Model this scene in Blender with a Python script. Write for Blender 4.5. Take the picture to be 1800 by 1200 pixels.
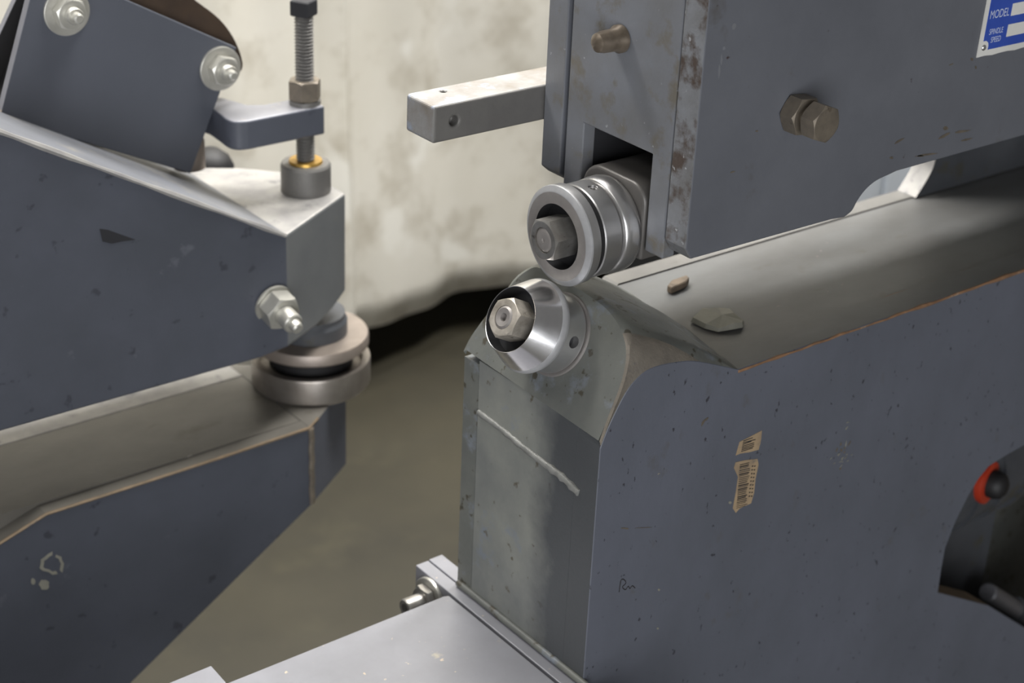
import bpy, bmesh, math, random
from mathutils import Vector, Matrix
random.seed(7)
for o in list(bpy.data.objects): bpy.data.objects.remove(o)
SC = bpy.context.scene
COL = SC.collection
V = Vector

# ------------------------------------------------------------------ camera
FPX = 3042.3675                                   # focal length in pixels of the 1800 x 1200 frame
RX = V((0.79184987, -0.2430795, 0.56025542))      # world axes seen from the camera (right, down, forward)
RY = V((-0.60933518, -0.37611255, 0.69803294))
RZ = V((0.0410416, -0.89412063, -0.44594157))
CAM = V((-0.9881284, -1.17056201, 1.75))
H = 1.10125                                       # height of the upper roller's axis
right = V((RX[0], RY[0], RZ[0])); down = V((RX[1], RY[1], RZ[1])); fwd = V((RX[2], RY[2], RZ[2]))
camd = bpy.data.cameras.new('camera')
camd.sensor_width = 36; camd.lens = FPX / 1800 * 36
camd.clip_start = 0.05; camd.clip_end = 100
camd.dof.use_dof = True; camd.dof.focus_distance = 1.66; camd.dof.aperture_fstop = 5.2
camo = bpy.data.objects.new('camera', camd); COL.objects.link(camo)
m = Matrix((right, -down, -fwd)).transposed().to_4x4(); m.translation = CAM
camo.matrix_world = m
SC.camera = camo

# ------------------------------------------------------------------ light
SC.view_settings.view_transform = 'Standard'; SC.view_settings.look = 'None'
SC.view_settings.exposure = 0.0; SC.view_settings.gamma = 1.0; SC.view_settings.use_curve_mapping = False
W = bpy.data.worlds.new('workshop_air'); SC.world = W; W.use_nodes = True
W.node_tree.nodes['Background'].inputs[0].default_value = (1.0, 0.985, 0.95, 1)
W.node_tree.nodes['Background'].inputs[1].default_value = 0.12
def lamp(loc, target, sx, sy, watts, col=(1, 0.985, 0.955)):
    l = bpy.data.lights.new('ceiling_or_fill_lamp', 'AREA'); l.shape = 'RECTANGLE'; l.size = sx; l.size_y = sy
    l.energy = watts; l.color = col
    o = bpy.data.objects.new('ceiling_or_fill_lamp', l); COL.objects.link(o)
    o.location = loc; o.rotation_euler = (V(target) - V(loc)).to_track_quat('-Z', 'Y').to_euler()
    return o
lamp((0.1, 1.38, 3.3), (0.1, 0.5, 0.9), 2.4, 0.4, 102)
lamp((-2.3, 1.2, 3.3), (0.0, 0.3, 1.0), 2.4, 0.4, 20)
lamp((-2.2, -3.4, 1.25), (0.2, 0.1, 0.95), 3.0, 2.4, 130, (0.95, 0.97, 1.0))     # added fill light behind the camera, brightens the side faces
lamp((1.3, 0.45, 3.2), (0.9, 1.62, 0.6), 2.4, 0.4, 125)  # added wash light, brightens the curtain

# ------------------------------------------------------------------ helpers
def U(px, py, ax, val):                            # point of the real plane ax = val seen at a pixel of the survey frame
    d = right * (px - 900) + down * (py - 600) + fwd * FPX
    i = 'xyz'.index(ax)
    return CAM + d * ((val - CAM[i]) / d[i])
ROOT = {}
def lin(c):
    return tuple((x / 255 / 12.92 if x / 255 <= 0.04045 else ((x / 255 + 0.055) / 1.055) ** 2.4) for x in c)
def mesh_obj(name, bm, mats, parent=None, smooth=None, loc=None):
    bmesh.ops.recalc_face_normals(bm, faces=bm.faces[:])
    L = V((0, 0, 0))
    if parent is not None: L = ROOT[parent.name]
    elif loc is not None: L = V(loc)
    for v in bm.verts: v.co -= L
    me = bpy.data.meshes.new(name); bm.to_mesh(me); bm.free()
    if not isinstance(mats, (list, tuple)): mats = [mats]
    for mt in mats: me.materials.append(mt)
    if smooth is not None:
        me.shade_smooth(); me.set_sharp_from_angle(angle=math.radians(smooth))
    o = bpy.data.objects.new(name, me); COL.objects.link(o)
    if parent is not None: o.parent = parent
    else: o.location = L
    ROOT[o.name] = L
    return o
def tag(o, label, cat, group=None, kind=None):
    if label: o['label'] = label
    if cat: o['category'] = cat
    if group: o['group'] = group
    if kind: o['kind'] = kind
    return o
def thing(name, loc, label, cat, group=None):
    o = bpy.data.objects.new(name, None); COL.objects.link(o); o.location = loc
    o.empty_display_size = 0.02
    ROOT[o.name] = V(loc)
    return tag(o, label, cat, group)
def bev(o, w, seg=2, ang=35):
    b = o.modifiers.new('bevel', 'BEVEL'); b.width = w; b.segments = seg; b.limit_method = 'ANGLE'
    b.angle_limit = math.radians(ang); b.harden_normals = False
    return o
def NB(): return bmesh.new()
def prism(bm, pts, off, mi=0):                     # planar polygon pushed along off
    off = V(off); n = len(pts)
    a = [bm.verts.new(V(p)) for p in pts]; b = [bm.verts.new(V(p) + off) for p in pts]
    fs = [bm.faces.new(a), bm.faces.new(b[::-1])]
    for i in range(n): fs.append(bm.faces.new((a[i], b[i], b[(i + 1) % n], a[(i + 1) % n])))
    for f in fs: f.material_index = mi
    return bm
def ypoly(xz, y0, y1, bm=None):
    bm = bm or NB()
    return prism(bm, [(x, y0, z) for x, z in xz], (0, y1 - y0, 0))
def zpoly(xy, z0, z1, bm=None):
    bm = bm or NB()
    return prism(bm, [(x, y, z0) for x, y in xy], (0, 0, z1 - z0))
def box(x0, x1, y0, y1, z0, z1, bm=None):
    return zpoly([(x0, y0), (x1, y0), (x1, y1), (x0, y1)], z0, z1, bm)
def frame(d):
    d = V(d).normalized()
    e = V((0, 0, 1)) if abs(d.z) < 0.9 else V((0, 1, 0))
    u = d.cross(e).normalized(); w = u.cross(d).normalized()
    return d, u, w
def lathe(prof, org, d, n=64, bm=None, cap=True, phase=0.0):
    bm = bm or NB(); org = V(org); d, u, w = frame(d); rings = []
    for s, r in prof:
        if r < 1e-6: rings.append([bm.verts.new(org + d * s)])
        else: rings.append([bm.verts.new(org + d * s + (u * math.cos(2 * math.pi * k / n + phase) + w * math.sin(2 * math.pi * k / n + phase)) * r) for k in range(n)])
    for a, b in zip(rings, rings[1:]):
        for k in range(n):
            k2 = (k + 1) % n
            if len(a) == 1 and len(b) == 1: continue
            if len(a) == 1: bm.faces.new((a[0], b[k2], b[k]))
            elif len(b) == 1: bm.faces.new((a[k], a[k2], b[0]))
            else: bm.faces.new((a[k], a[k2], b[k2], b[k]))
    if cap:
        if len(rings[0]) > 1: bm.faces.new(rings[0][::-1])
        if len(rings[-1]) > 1: bm.faces.new(rings[-1])
    return bm
def hexa(s0, s1, r, org, d, bore=0.0, phase=0.0, cham=0.12):
    """hexagonal nut or bolt head: chamfered ends made by cutting the corners with a cone"""
    bm = NB(); org = V(org); d, u, w = frame(d); n = 48
    def rad(t):                                    # hexagon radius at angle t
        tt = (t % (math.pi / 3)) - math.pi / 6
        return r * math.cos(math.pi / 6) / math.cos(tt)
    L = s1 - s0; ci = r * 0.93
    def ring(s, fn): return [bm.verts.new(org + d * s + (u * math.cos(t + phase) + w * math.sin(t + phase)) * fn(t)) for t in [2 * math.pi * k / n for k in range(n)]]
    c0 = r * math.cos(math.pi / 6) * 0.98
    def depth(t): return (rad(t) - c0) * 0.55
    def ring2(s, sg): return [bm.verts.new(org + d * (s + sg * depth(t)) + (u * math.cos(t + phase) + w * math.sin(t + phase)) * rad(t)) for t in [2 * math.pi * k / n for k in range(n)]]
    R = [ring(s0, lambda t: c0), ring2(s0, 1), ring2(s1, -1), ring(s1, lambda t: c0)]
    if bore > 0: R = [ring(s0, lambda t: bore)] + R + [ring(s1, lambda t: bore)]
    for a, b in zip(R, R[1:]):
        for k in range(n): bm.faces.new((a[k], a[(k + 1) % n], b[(k + 1) % n], b[k]))
    if bore > 0:
        a, b = R[-1], R[0]
        for k in range(n): bm.faces.new((a[k], a[(k + 1) % n], b[(k + 1) % n], b[k]))
    else:
        bm.faces.new(R[0][::-1]); bm.faces.new(R[-1])
    return bm
def thread(s0, s1, r, pitch, org, d, n=28):
    prof = [(s0, r * 0.8)]; s = s0
    while s < s1 - pitch:
        prof += [(s + pitch * 0.1, r * 0.80), (s + pitch * 0.5, r), (s + pitch * 0.6, r)]; s += pitch
    prof.append((s1, r * 0.82))
    return lathe(prof, org, d, n)
def cut(o, cbm):                                   # take a real hole out of a mesh object
    me = bpy.data.meshes.new('cutter'); bmesh.ops.recalc_face_normals(cbm, faces=cbm.faces[:]); cbm.to_mesh(me); cbm.free()
    c = bpy.data.objects.new('cutter', me); COL.objects.link(c)
    c.parent = o.parent; c.location = -ROOT[o.name] if o.parent else (0, 0, 0)
    md = o.modifiers.new('b', 'BOOLEAN'); md.operation = 'DIFFERENCE'; md.object = c; md.solver = 'EXACT'
    bpy.context.view_layer.update()
    dg = bpy.context.evaluated_depsgraph_get()
    nm = bpy.data.meshes.new_from_object(o.evaluated_get(dg))
    old = o.data; o.modifiers.remove(md); o.data = nm; nm.name = old.name
    bpy.data.objects.remove(c); bpy.data.meshes.remove(me)
    return o
def paint_by_normal(o, fn):
    for p in o.data.polygons:
        i = fn(p.normal, p.center)
        if i is not None: p.material_index = i
    return o
def arc(cx, cz, r, a0, a1, n=8):
    return [(cx + r * math.cos(math.radians(a0 + (a1 - a0) * i / n)), cz + r * math.sin(math.radians(a0 + (a1 - a0) * i / n))) for i in range(n + 1)]
def smooth_path(pts, n=6):                         # Catmull-Rom through 2-D points
    out = []
    P = [pts[0]] + list(pts) + [pts[-1]]
    for i in range(1, len(P) - 2):
        for k in range(n):
            t = k / n; q = []
            for c in range(len(pts[0])):
                p0, p1, p2, p3 = P[i - 1][c], P[i][c], P[i + 1][c], P[i + 2][c]
                q.append(0.5 * ((2 * p1) + (-p0 + p2) * t + (2 * p0 - 5 * p1 + 4 * p2 - p3) * t * t + (-p0 + 3 * p1 - 3 * p2 + p3) * t ** 3))
            out.append(tuple(q))
    out.append(tuple(pts[-1])); return out
def tube(path, r, bm=None, n=10, rr=None):
    bm = bm or NB(); rings = []
    for i, p in enumerate(path):
        p = V(p); a = V(path[max(i - 1, 0)]); b = V(path[min(i + 1, len(path) - 1)])
        d, u, w = frame(b - a); q = rr[i] if rr else r
        rings.append([bm.verts.new(p + (u * math.cos(2 * math.pi * k / n) + w * math.sin(2 * math.pi * k / n)) * q) for k in range(n)])
    for a, b in zip(rings, rings[1:]):
        for k in range(n): bm.faces.new((a[k], a[(k + 1) % n], b[(k + 1) % n], b[k]))
    bm.faces.new(rings[0][::-1]); bm.faces.new(rings[-1])
    return bm

# ------------------------------------------------------------------ materials
def mat(name, c1, c2, scale=9, rough=0.5, metal=0.0, c3=None, t3=0.62, s3=40, c4=None, t4=0.7, s4=120, stretch=(1, 1, 1), bump=0.0, bscale=200, spec=0.5, rvar=0.08, aniso=None, over=None, w3=0.12):
    """worn surface: c1/c2 mottled by noise, c3 = larger stains, c4 = fine specks"""
    M = bpy.data.materials.new(name); M.use_nodes = True; nt = M.node_tree; N = nt.nodes; Lk = nt.links
    B = N['Principled BSDF']; tc = N.new('ShaderNodeTexCoord'); mp = N.new('ShaderNodeMapping')
    mp.inputs['Scale'].default_value = stretch; Lk.new(tc.outputs['Object'], mp.inputs['Vector'])
    def noise(sc, det=5, ro=0.6, off=0.0):
        x = N.new('ShaderNodeTexNoise'); x.inputs['Scale'].default_value = sc; x.inputs['Detail'].default_value = det; x.inputs['Roughness'].default_value = ro
        if off:
            m2 = N.new('ShaderNodeMapping'); m2.inputs['Location'].default_value = (off, off * 1.7, -off); Lk.new(mp.outputs[0], m2.inputs[0]); Lk.new(m2.outputs[0], x.inputs['Vector'])
        else: Lk.new(mp.outputs[0], x.inputs['Vector'])
        return x
    def ramp(src, lo, hi):
        r = N.new('ShaderNodeMapRange'); r.inputs['From Min'].default_value = lo; r.inputs['From Max'].default_value = hi; Lk.new(src, r.inputs['Value']); return r.outputs[0]
    def mix(f, a, b):
        x = N.new('ShaderNodeMix'); x.data_type = 'RGBA'; Lk.new(f, x.inputs['Factor'])
        for s, v in ((6, a), (7, b)):
            if isinstance(v, tuple): x.inputs[s].default_value = (*v, 1)
            else: Lk.new(v, x.inputs[s])
        return x.outputs[2]
    n1 = noise(scale)
    col = mix(ramp(n1.outputs[0], 0.32, 0.68), lin(c1), lin(c2))
    if c3: col = mix(ramp(noise(s3, 6, 0.65, 3.1).outputs[0], t3, t3 + w3), col, lin(c3))
    if c4: col = mix(ramp(noise(s4, 3, 0.5, 7.7).outputs[0], t4, t4 + 0.05), col, lin(c4))
    if over:                                       # second colour past a soft ragged line in y
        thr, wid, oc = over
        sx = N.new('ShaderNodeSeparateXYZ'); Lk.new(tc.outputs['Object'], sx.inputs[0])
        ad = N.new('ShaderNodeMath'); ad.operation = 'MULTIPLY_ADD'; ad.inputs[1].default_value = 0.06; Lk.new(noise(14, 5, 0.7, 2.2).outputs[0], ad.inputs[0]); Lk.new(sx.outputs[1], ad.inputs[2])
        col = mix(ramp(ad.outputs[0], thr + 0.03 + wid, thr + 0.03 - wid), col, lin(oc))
    Lk.new(col, B.inputs['Base Color'])
    B.inputs['Metallic'].default_value = metal
    B.inputs['Specular IOR Level'].default_value = spec
    r = N.new('ShaderNodeMapRange'); r.inputs['To Min'].default_value = max(0.03, rough - rvar); r.inputs['To Max'].default_value = rough + rvar
    Lk.new(noise(scale * 2.3, 4, 0.6, 1.3).outputs[0], r.inputs['Value']); Lk.new(r.outputs[0], B.inputs['Roughness'])
    if bump:
        bp = N.new('ShaderNodeBump'); bp.inputs['Strength'].default_value = bump; bp.inputs['Distance'].default_value = 0.002
        Lk.new(noise(bscale, 4, 0.6, 5.2).outputs[0], bp.inputs['Height']); Lk.new(bp.outputs[0], B.inputs['Normal'])
    if aniso is not None: B.inputs['Anisotropic'].default_value = aniso
    return M
M = {}
M['paint'] = mat('blue_grey_paint', (97, 100, 110), (88, 91, 99), 7, 0.5, c3=(88, 87, 88), t3=0.62, s3=18, c4=(60, 60, 66), t4=0.685, s4=150, stretch=(1, 1, 0.7), bump=0.12, bscale=160)
M['paint_head'] = mat('head_paint', (104, 106, 112), (93, 95, 101), 6, 0.5, c3=(88, 86, 86), t3=0.64, s3=14, c4=(66, 54, 54), t4=0.735, s4=75, bump=0.1, bscale=160)
M['paint_left'] = mat('dark_blue_paint', (79, 82, 92), (70, 73, 81), 6, 0.5, c3=(98, 100, 108), t3=0.66, s3=16, c4=(58, 60, 68), t4=0.67, s4=48, bump=0.1, bscale=150)
M['cover'] = mat('cover_paint', (80, 83, 92), (73, 76, 84), 5, 0.55, bump=0.05)
M['front'] = mat('worn_front_paint', (116, 117, 110), (96, 98, 95), 11, 0.48, c3=(122, 128, 136), t3=0.56, s3=20, c4=(76, 72, 62), t4=0.62, s4=70, bump=0.15)
M['frontplate'] = mat('part_dark_front_paint', (136, 137, 130), (112, 114, 112), 11, 0.48, c3=(118, 126, 138), t3=0.6, s3=13, c4=(90, 84, 72), t4=0.66, s4=60, bump=0.15, over=(-0.025, 0.018, (76, 78, 80)))  # darker past a ragged line, towards low y
M['slopetop'] = mat('worn_slope_paint', (108, 110, 116), (94, 95, 98), 9, 0.5, c3=(132, 128, 120), t3=0.56, s3=16, w3=0.2)
M['nose'] = mat('grey_nose_paint', (104, 106, 106), (92, 94, 96), 8, 0.5, c3=(112, 110, 104), t3=0.6, s3=14, bump=0.05)
M['slide'] = mat('worn_blue_steel', (126, 129, 136), (114, 114, 115), 9, 0.42, metal=0.15, c3=(112, 107, 98), t3=0.55, s3=22, c4=(160, 162, 164), t4=0.72, s4=120, bump=0.08)
M['edge'] = mat('worn_plate_edge', (134, 136, 140), (112, 111, 110), 18, 0.45, metal=0.2, c3=(84, 73, 66), t3=0.49, s3=30, c4=(178, 180, 182), t4=0.68, s4=110, bump=0.25)
M['top'] = mat('oily_top_plate', (112, 113, 113), (92, 91, 89), 8, 0.48, metal=0.0, spec=0.3, c3=(90, 86, 78), t3=0.62, s3=14, c4=(170, 150, 148), t4=0.75, s4=150, stretch=(0.5, 1, 1), bump=0.06)
M['ground'] = mat('ground_weld_steel', (138, 130, 118), (112, 106, 98), 26, 0.45, metal=0.3, c3=(92, 90, 90), t3=0.6, s3=40, bump=0.3, bscale=320)
M['rust'] = mat('rust_line', (148, 112, 82), (112, 84, 62), 45, 0.8, c3=(176, 158, 138), t3=0.58, s3=60, bump=0.5)
M['tanedge'] = mat('tan_worn_edge', (140, 120, 96), (112, 98, 80), 40, 0.7, c3=(96, 92, 88), t3=0.6, s3=50, bump=0.3)
M['seam'] = mat('dark_seam', (38, 38, 42), (30, 30, 34), 20, 0.7)
M['table'] = mat('table_steel', (142, 142, 148), (130, 130, 135), 12, 0.42, metal=0.1, c3=(182, 170, 150), t3=0.64, s3=40, c4=(196, 178, 158), t4=0.7, s4=90, bump=0.06)
M['steel'] = mat('machined_steel', (206, 205, 204), (192, 190, 189), 14, 0.29, metal=0.86, rvar=0.02)
M['bright'] = mat('bright_turned_steel', (236, 235, 236), (222, 221, 223), 40, 0.2, metal=0.96, rvar=0.04)
M['face'] = mat('dull_wheel_face', (160, 155, 151), (144, 139, 136), 40, 0.48, metal=0.5)
M['rim'] = mat('wheel_rim_steel', (190, 190, 191), (174, 174, 176), 60, 0.42, metal=0.5)
M['nut'] = mat('worn_nut_steel', (190, 188, 184), (156, 152, 146), 45, 0.32, metal=0.8, c3=(100, 94, 86), t3=0.62, s3=70)
M['palenut'] = mat('pale_worn_nut', (206, 198, 186), (150, 142, 130), 50, 0.42, metal=0.5, c3=(96, 88, 76), t3=0.60, s3=80)
M['zinc'] = mat('zinc_plated', (196, 194, 186), (178, 176, 168), 30, 0.35, metal=0.6)
M['brownnut'] = mat('browned_bolt', (138, 128, 114), (112, 104, 94), 50, 0.45, metal=0.5, c3=(88, 78, 66), t3=0.6, s3=60)
M['castiron'] = mat('grey_bar_steel', (116, 114, 110), (102, 100, 98), 14, 0.5, metal=0.3, c3=(90, 86, 80), t3=0.62, s3=40, bump=0.15)
M['barpaint'] = mat('bar_top_paint', (150, 150, 150), (122, 114, 104), 24, 0.5, metal=0.15, c3=(150, 164, 186), t3=0.56, s3=26, bump=0.2)
M['dark'] = mat('painted_shade_interior', (40, 40, 42), (32, 32, 35), 8, 0.7)  # near-black that puts the shade of recesses into the colour
M['black'] = mat('black_rubber_and_shade', (30, 29, 30), (24, 23, 24), 12, 0.6)
M['brown'] = mat('brown_pulley', (84, 68, 54), (58, 48, 42), 9, 0.45, metal=0.3)
M['brass'] = mat('brass', (196, 160, 84), (170, 132, 62), 40, 0.35, metal=0.7)
M['rollsteel'] = mat('brownish_roller_steel', (164, 157, 150), (140, 133, 126), 26, 0.34, metal=0.8, rvar=0.04)
M['block'] = mat('oily_block_steel', (104, 101, 98), (90, 87, 84), 20, 0.42, metal=0.3)
M['disc'] = mat('tan_disc_steel', (160, 148, 138), (140, 130, 122), 30, 0.42, metal=0.5)
M['lowtop'] = mat('left_top_plate', (122, 118, 111), (97, 94, 88), 8, 0.4, metal=0.1, c3=(84, 78, 64), t3=0.6, s3=12, c4=(170, 166, 156), t4=0.72, s4=60, stretch=(0.6, 1, 1), bump=0.06)
M['nosetop'] = mat('bare_nose_steel', (174, 171, 166), (144, 142, 141), 22, 0.42, metal=0.25, c3=(116, 115, 116), t3=0.56, s3=24)
M['canvas'] = mat('stained_canvas', (226, 222, 212), (214, 209, 196), 2.2, 0.9, c3=(160, 150, 130), t3=0.50, s3=6.5, w3=0.34, c4=(232, 229, 220), t4=0.58, s4=4.5, spec=0.1, bump=0.2, bscale=40)
M['concrete'] = mat('oily_concrete', (60, 56, 44), (48, 45, 36), 3.0, 0.5, c3=(69, 65, 50), t3=0.58, s3=7, w3=0.3, c4=(74, 69, 56), t4=0.74, s4=18, bump=0.1, bscale=30)
M['wall'] = mat('dark_block_wall', (64, 62, 58), (52, 50, 47), 3, 0.85)
M['cabinet'] = mat('pale_blue_sheet', (238, 245, 254), (230, 238, 248), 4, 0.5)
M['blue'] = mat('nameplate_blue', (58, 86, 176), (50, 76, 164), 20, 0.4)
M['white'] = mat('nameplate_white', (226, 224, 218), (212, 210, 204), 20, 0.45)
M['ink'] = mat('black_ink', (44, 42, 42), (36, 34, 34), 30, 0.8)
M['letter'] = mat('pale_lettering', (204, 212, 232), (190, 198, 222), 30, 0.5)
M['sticker'] = mat('torn_tan_label', (164, 142, 112), (138, 120, 98), 50, 0.85, c3=(112, 104, 94), t3=0.6, s3=60)
M['red'] = mat('orange_red_enamel', (178, 58, 34), (158, 48, 28), 14, 0.4)
M['motor'] = mat('dark_motor_paint', (78, 80, 84), (62, 64, 68), 8, 0.45, c3=(70, 66, 50), t3=0.6, s3=14)
M['rod'] = mat('grey_rod', (118, 118, 122), (102, 102, 106), 14, 0.4, metal=0.3)
M['pin'] = mat('oily_pin', (132, 120, 106), (100, 90, 78), 60, 0.35, metal=0.5)
M['bead'] = mat('weld_bead', (150, 150, 146), (124, 124, 120), 60, 0.45, metal=0.25, bump=0.4, bscale=260)
M['chip'] = mat('paint_chip', (140, 138, 126), (122, 120, 110), 30, 0.6)
M['slag'] = mat('rusty_slag', (132, 116, 98), (92, 80, 68), 60, 0.7, bump=0.5, bscale=400)
M['pole'] = mat('black_post', (30, 31, 34), (24, 25, 28), 8, 0.6)

# ================================================================== SETTING
fl = mesh_obj('floor', box(-4, 6, -4, 6, -0.1, 0.0), M['concrete']); tag(fl, 'olive brown oily concrete workshop floor', 'floor', kind='structure')
wl = mesh_obj('wall_back', box(-4, 6, 2.0, 2.1, 0.0, 3.6), M['wall']); tag(wl, 'dark block wall behind the canvas curtain', 'wall', kind='structure')  # grey kept dark to carry the shade under the curtain hem

# stained canvas curtain hanging behind the machines
YC = 1.62
def curtain():
    bm = NB(); nx, nz = 260, 40; x0, x1 = -0.7, 3.4; ztop = 2.7
    rows = []
    for j in range(nz + 1):
        row = []
        for i in range(nx + 1):
            x = x0 + (x1 - x0) * i / nx
            hem = 0.112 + 0.008 * math.sin(x * 7.1 + 1) + 0.004 * math.sin(x * 17)
            z = hem + (ztop - hem) * j / nz
            amp = 1.0 - 0.25 * j / nz
            y = YC + amp * (0.028 * math.sin(x * 7.0 + 0.6 * math.sin(z * 2.0)) + 0.014 * math.sin(x * 17 + 1.3 + 0.5 * z) + 0.006 * math.sin(x * 41 + z * 3))
            y -= 0.06 * math.exp(-((x - 0.765) / 0.03) ** 2)          # the overlap where two lengths meet
            y += 0.012 * math.sin(z * 6 + x * 4) 
            row.append(bm.verts.new((x, y, z)))
        rows.append(row)
    for j in range(nz):
        for i in range(nx): bm.faces.new((rows[j][i], rows[j][i + 1], rows[j + 1][i + 1], rows[j + 1][i]))
    return bm
cu = mesh_obj('canvas_curtain', curtain(), M['canvas'], smooth=60, loc=(1.3, YC, 0.085))
sm = cu.modifiers.new('cloth_thickness', 'SOLIDIFY'); sm.thickness = 0.004
tag(cu, 'stained off-white canvas curtain hanging behind the machines', 'curtain')

# ================================================================== RIGHT MACHINE : BASE
YS = -0.107; XF = -0.0205; ZT = 0.958
base = thing('rolling_machine', (0.4, 0, 0), 'blue-grey rolling machine with blue nameplate and torn barcode sticker on its side', 'machine', 'rolling machines')
contour = [U(px, py, 'y', YS) for px, py in [(1057, 783), (1072, 745), (1100, 690), (1125, 660), (1150, 645), (1190, 636), (1230, 635), (1298, 649)]]
cont2 = smooth_path([(p.x, p.z) for p in contour], 4)
prof = [(XF, 0.0), (XF, 0.925)] + cont2 + [(1.25, ZT), (1.25, 0.0)]
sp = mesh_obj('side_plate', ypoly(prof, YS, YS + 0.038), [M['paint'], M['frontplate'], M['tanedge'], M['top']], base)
hole_px = [(1649, 1041), (1655, 1000), (1662, 962), (1680, 916), (1702, 872), (1720, 842), (1738, 820), (1766, 802), (1800, 783), (1860, 752), (1900, 760)]
hole = [(p.x, p.z) for p in [U(a, b, 'y', YS) for a, b in hole_px]]
hb_ = [U(a, b, 'y', YS) for a, b in [(1860, 1140), (1800, 1102), (1738, 1064)]]
hole = hole + [(p.x, p.z) for p in hb_]
cut(sp, ypoly(hole, YS - 0.05, YS + 0.08))
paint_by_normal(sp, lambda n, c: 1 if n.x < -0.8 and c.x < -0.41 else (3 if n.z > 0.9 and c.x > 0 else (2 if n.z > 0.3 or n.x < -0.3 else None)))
bev(sp, 0.0008, 1)
mesh_obj('side_plate', ypoly([(XF, 0.0), (XF, 0.93), (0.03, 0.93), (1.25, 0.93), (1.25, 0.0)], 0.0875, 0.1125), [M['front']], base)
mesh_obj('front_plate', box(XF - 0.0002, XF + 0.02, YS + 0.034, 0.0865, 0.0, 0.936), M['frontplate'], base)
tp = mesh_obj('top_plate', zpoly([(0.15, YS + 0.0385), (1.25, YS + 0.0385), (1.25, 0.1165), (0.185, 0.1165), (0.18, 0.0)], ZT - 0.02, ZT - 0.001), M['top'], base)
mesh_obj('top_rail', ypoly([(0.187, 0.9), (0.187, ZT - 0.004), (0.193, ZT + 0.0005), (1.25, ZT + 0.0005), (1.25, 0.9)], 0.1178, 0.142), M['castiron'], base)
# rust along the near top edge and along the plate joint
rp = []
for i in range(60):
    x = 0.158 + (1.25 - 0.158) * i / 59
    rp.append((x, YS + 0.0002 + random.uniform(-0.0004, 0.0004), ZT + 0.0001 + random.uniform(-0.0008, 0.0006)))
mesh_obj('rust_edge', tube(rp, 0.0016, n=6, rr=[random.uniform(0.0012, 0.0026) for _ in rp]), M['rust'], base)
rp = [(0.255 + (1.25 - 0.255) * i / 40, YS + 0.0385 + random.uniform(-0.0006, 0.0006), ZT - 0.0012) for i in range(41)]
mesh_obj('plate_joint', tube(rp, 0.001, n=6, rr=[random.uniform(0.0004, 0.0016) for _ in rp]), M['rust'], base)
# inclined bearing boss that carries the lower roller
T = math.radians(28)
AX = V((math.cos(T), 0, -math.sin(T))); VX = V((math.sin(T), 0, math.cos(T))); OB = V((-0.0205, 0, 0.940))
def B(u, v, w=0.0): return OB + V((0, u, 0)) + VX * v + AX * w
near = [((-.112, -.009), (-.0195, YS, .928)), ((-.109, .0155), (-.0106, YS, .949)), ((-.106, .05), (.0068, YS, .9777)), ((-.1, .0725), (.0235, YS, .9912)),
        ((-.093, .085), (.0412, YS, .9954)), ((-.0865, .092), (.071, YS, .9925)), ((-.08, .097), (.102, YS, .9844)), ((-.072, .102), (.158, YS, .9597)),
        ((-.06, .107), (.168, -.06, .9585)), ((-.04, .112), (.175, -.03, .9585)), ((0, .1145), (.181, 0, .9585))]
far = [((.04, .114), (.182, .03, .9585)), ((.0665, .1135), (.184, .06, .9585)), ((.079, .104), (.186, .1165, .9585)), ((.0884, .0898), (.102, .1125, .984)),
       ((.0926, .0747), (.06, .1125, .985)), ((.1018, .0452), (.012, .1125, .975)), ((.111, .0144), (-.008, .1125, .949)), ((.1125, -.004), (-.0195, .1125, .932))]
pairs = near + far
bm = NB(); rings = []
Fp = smooth_path([p[0] for p in pairs], 4); Bp = smooth_path([p[1] for p in pairs], 4)
def clampB(q):
    return V((q[0], min(max(q[1], YS + 0.0005), 0.1168), q[2]))
levels = [0.0, 0.03, 0.09, 0.2, 0.4, 0.6, 0.8, 1.0]
for t in levels:
    ring = []
    for (u, v), b in zip(Fp, Bp):
        f = B(u, v); bb = clampB(b)
        if t == 0: p = B(u * 0.965, 0.05 + (v - 0.05) * 0.95)
        else:
            p = f.lerp(bb, t) + (VX * 0.012 + V((0, 0, 0.004))) * math.sin(math.pi * t) * 0.5 * max(0, min(1, (v - 0.07) / 0.04))
        p.y = max(YS + 0.0002 if t > 0.5 else -0.112, p.y)
        ring.append(bm.verts.new(p))
    rings.append(ring)
for a, b in zip(rings, rings[1:]):
    for k in range(len(a) - 1):
        f_ = bm.faces.new((a[k], a[k + 1], b[k + 1], b[k])); f_.material_index = 0 if k < 24 else 1
mesh_obj('ground_weld', bm, [M['ground'], M['front']], base, smooth=50)
bm = NB()
vs = [B(max(u * 0.965, -0.1062), 0.05 + (v - 0.05) * 0.95, 0.0) for u, v in Fp]
prism(bm, vs, AX * 0.03)
mesh_obj('bearing_boss', bm, M['front'], base)
# the weld bead that crosses the front plate
bp = smooth_path([tuple(U(a, b, 'x', XF)) for a, b in [(842, 724), (880, 752), (920, 785), (955, 812), (990, 838), (1018, 866)]], 6)
mesh_obj('weld_bead', tube(bp, 0.003, n=8, rr=[0.0036 + 0.0012 * math.sin(i * 1.9) * (i % 3 == 0) + 0.0006 * random.random() for i in range(len(bp))]), M['bead'], base, smooth=60)
# joint gap between the front plate and far side plate is left open; weld at the foot of the front plate
bp = [tuple(U(a, b, 'z', 0.648)) for a, b in [(806, 1026), (850, 1068), (900, 1118), (950, 1172), (1000, 1226)]]
bp = [(XF - 0.002, p[1], 0.65) for p in bp]
mesh_obj('foot_weld', tube(smooth_path(bp, 8), 0.004, n=8), M['front'], base, smooth=60)
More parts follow.
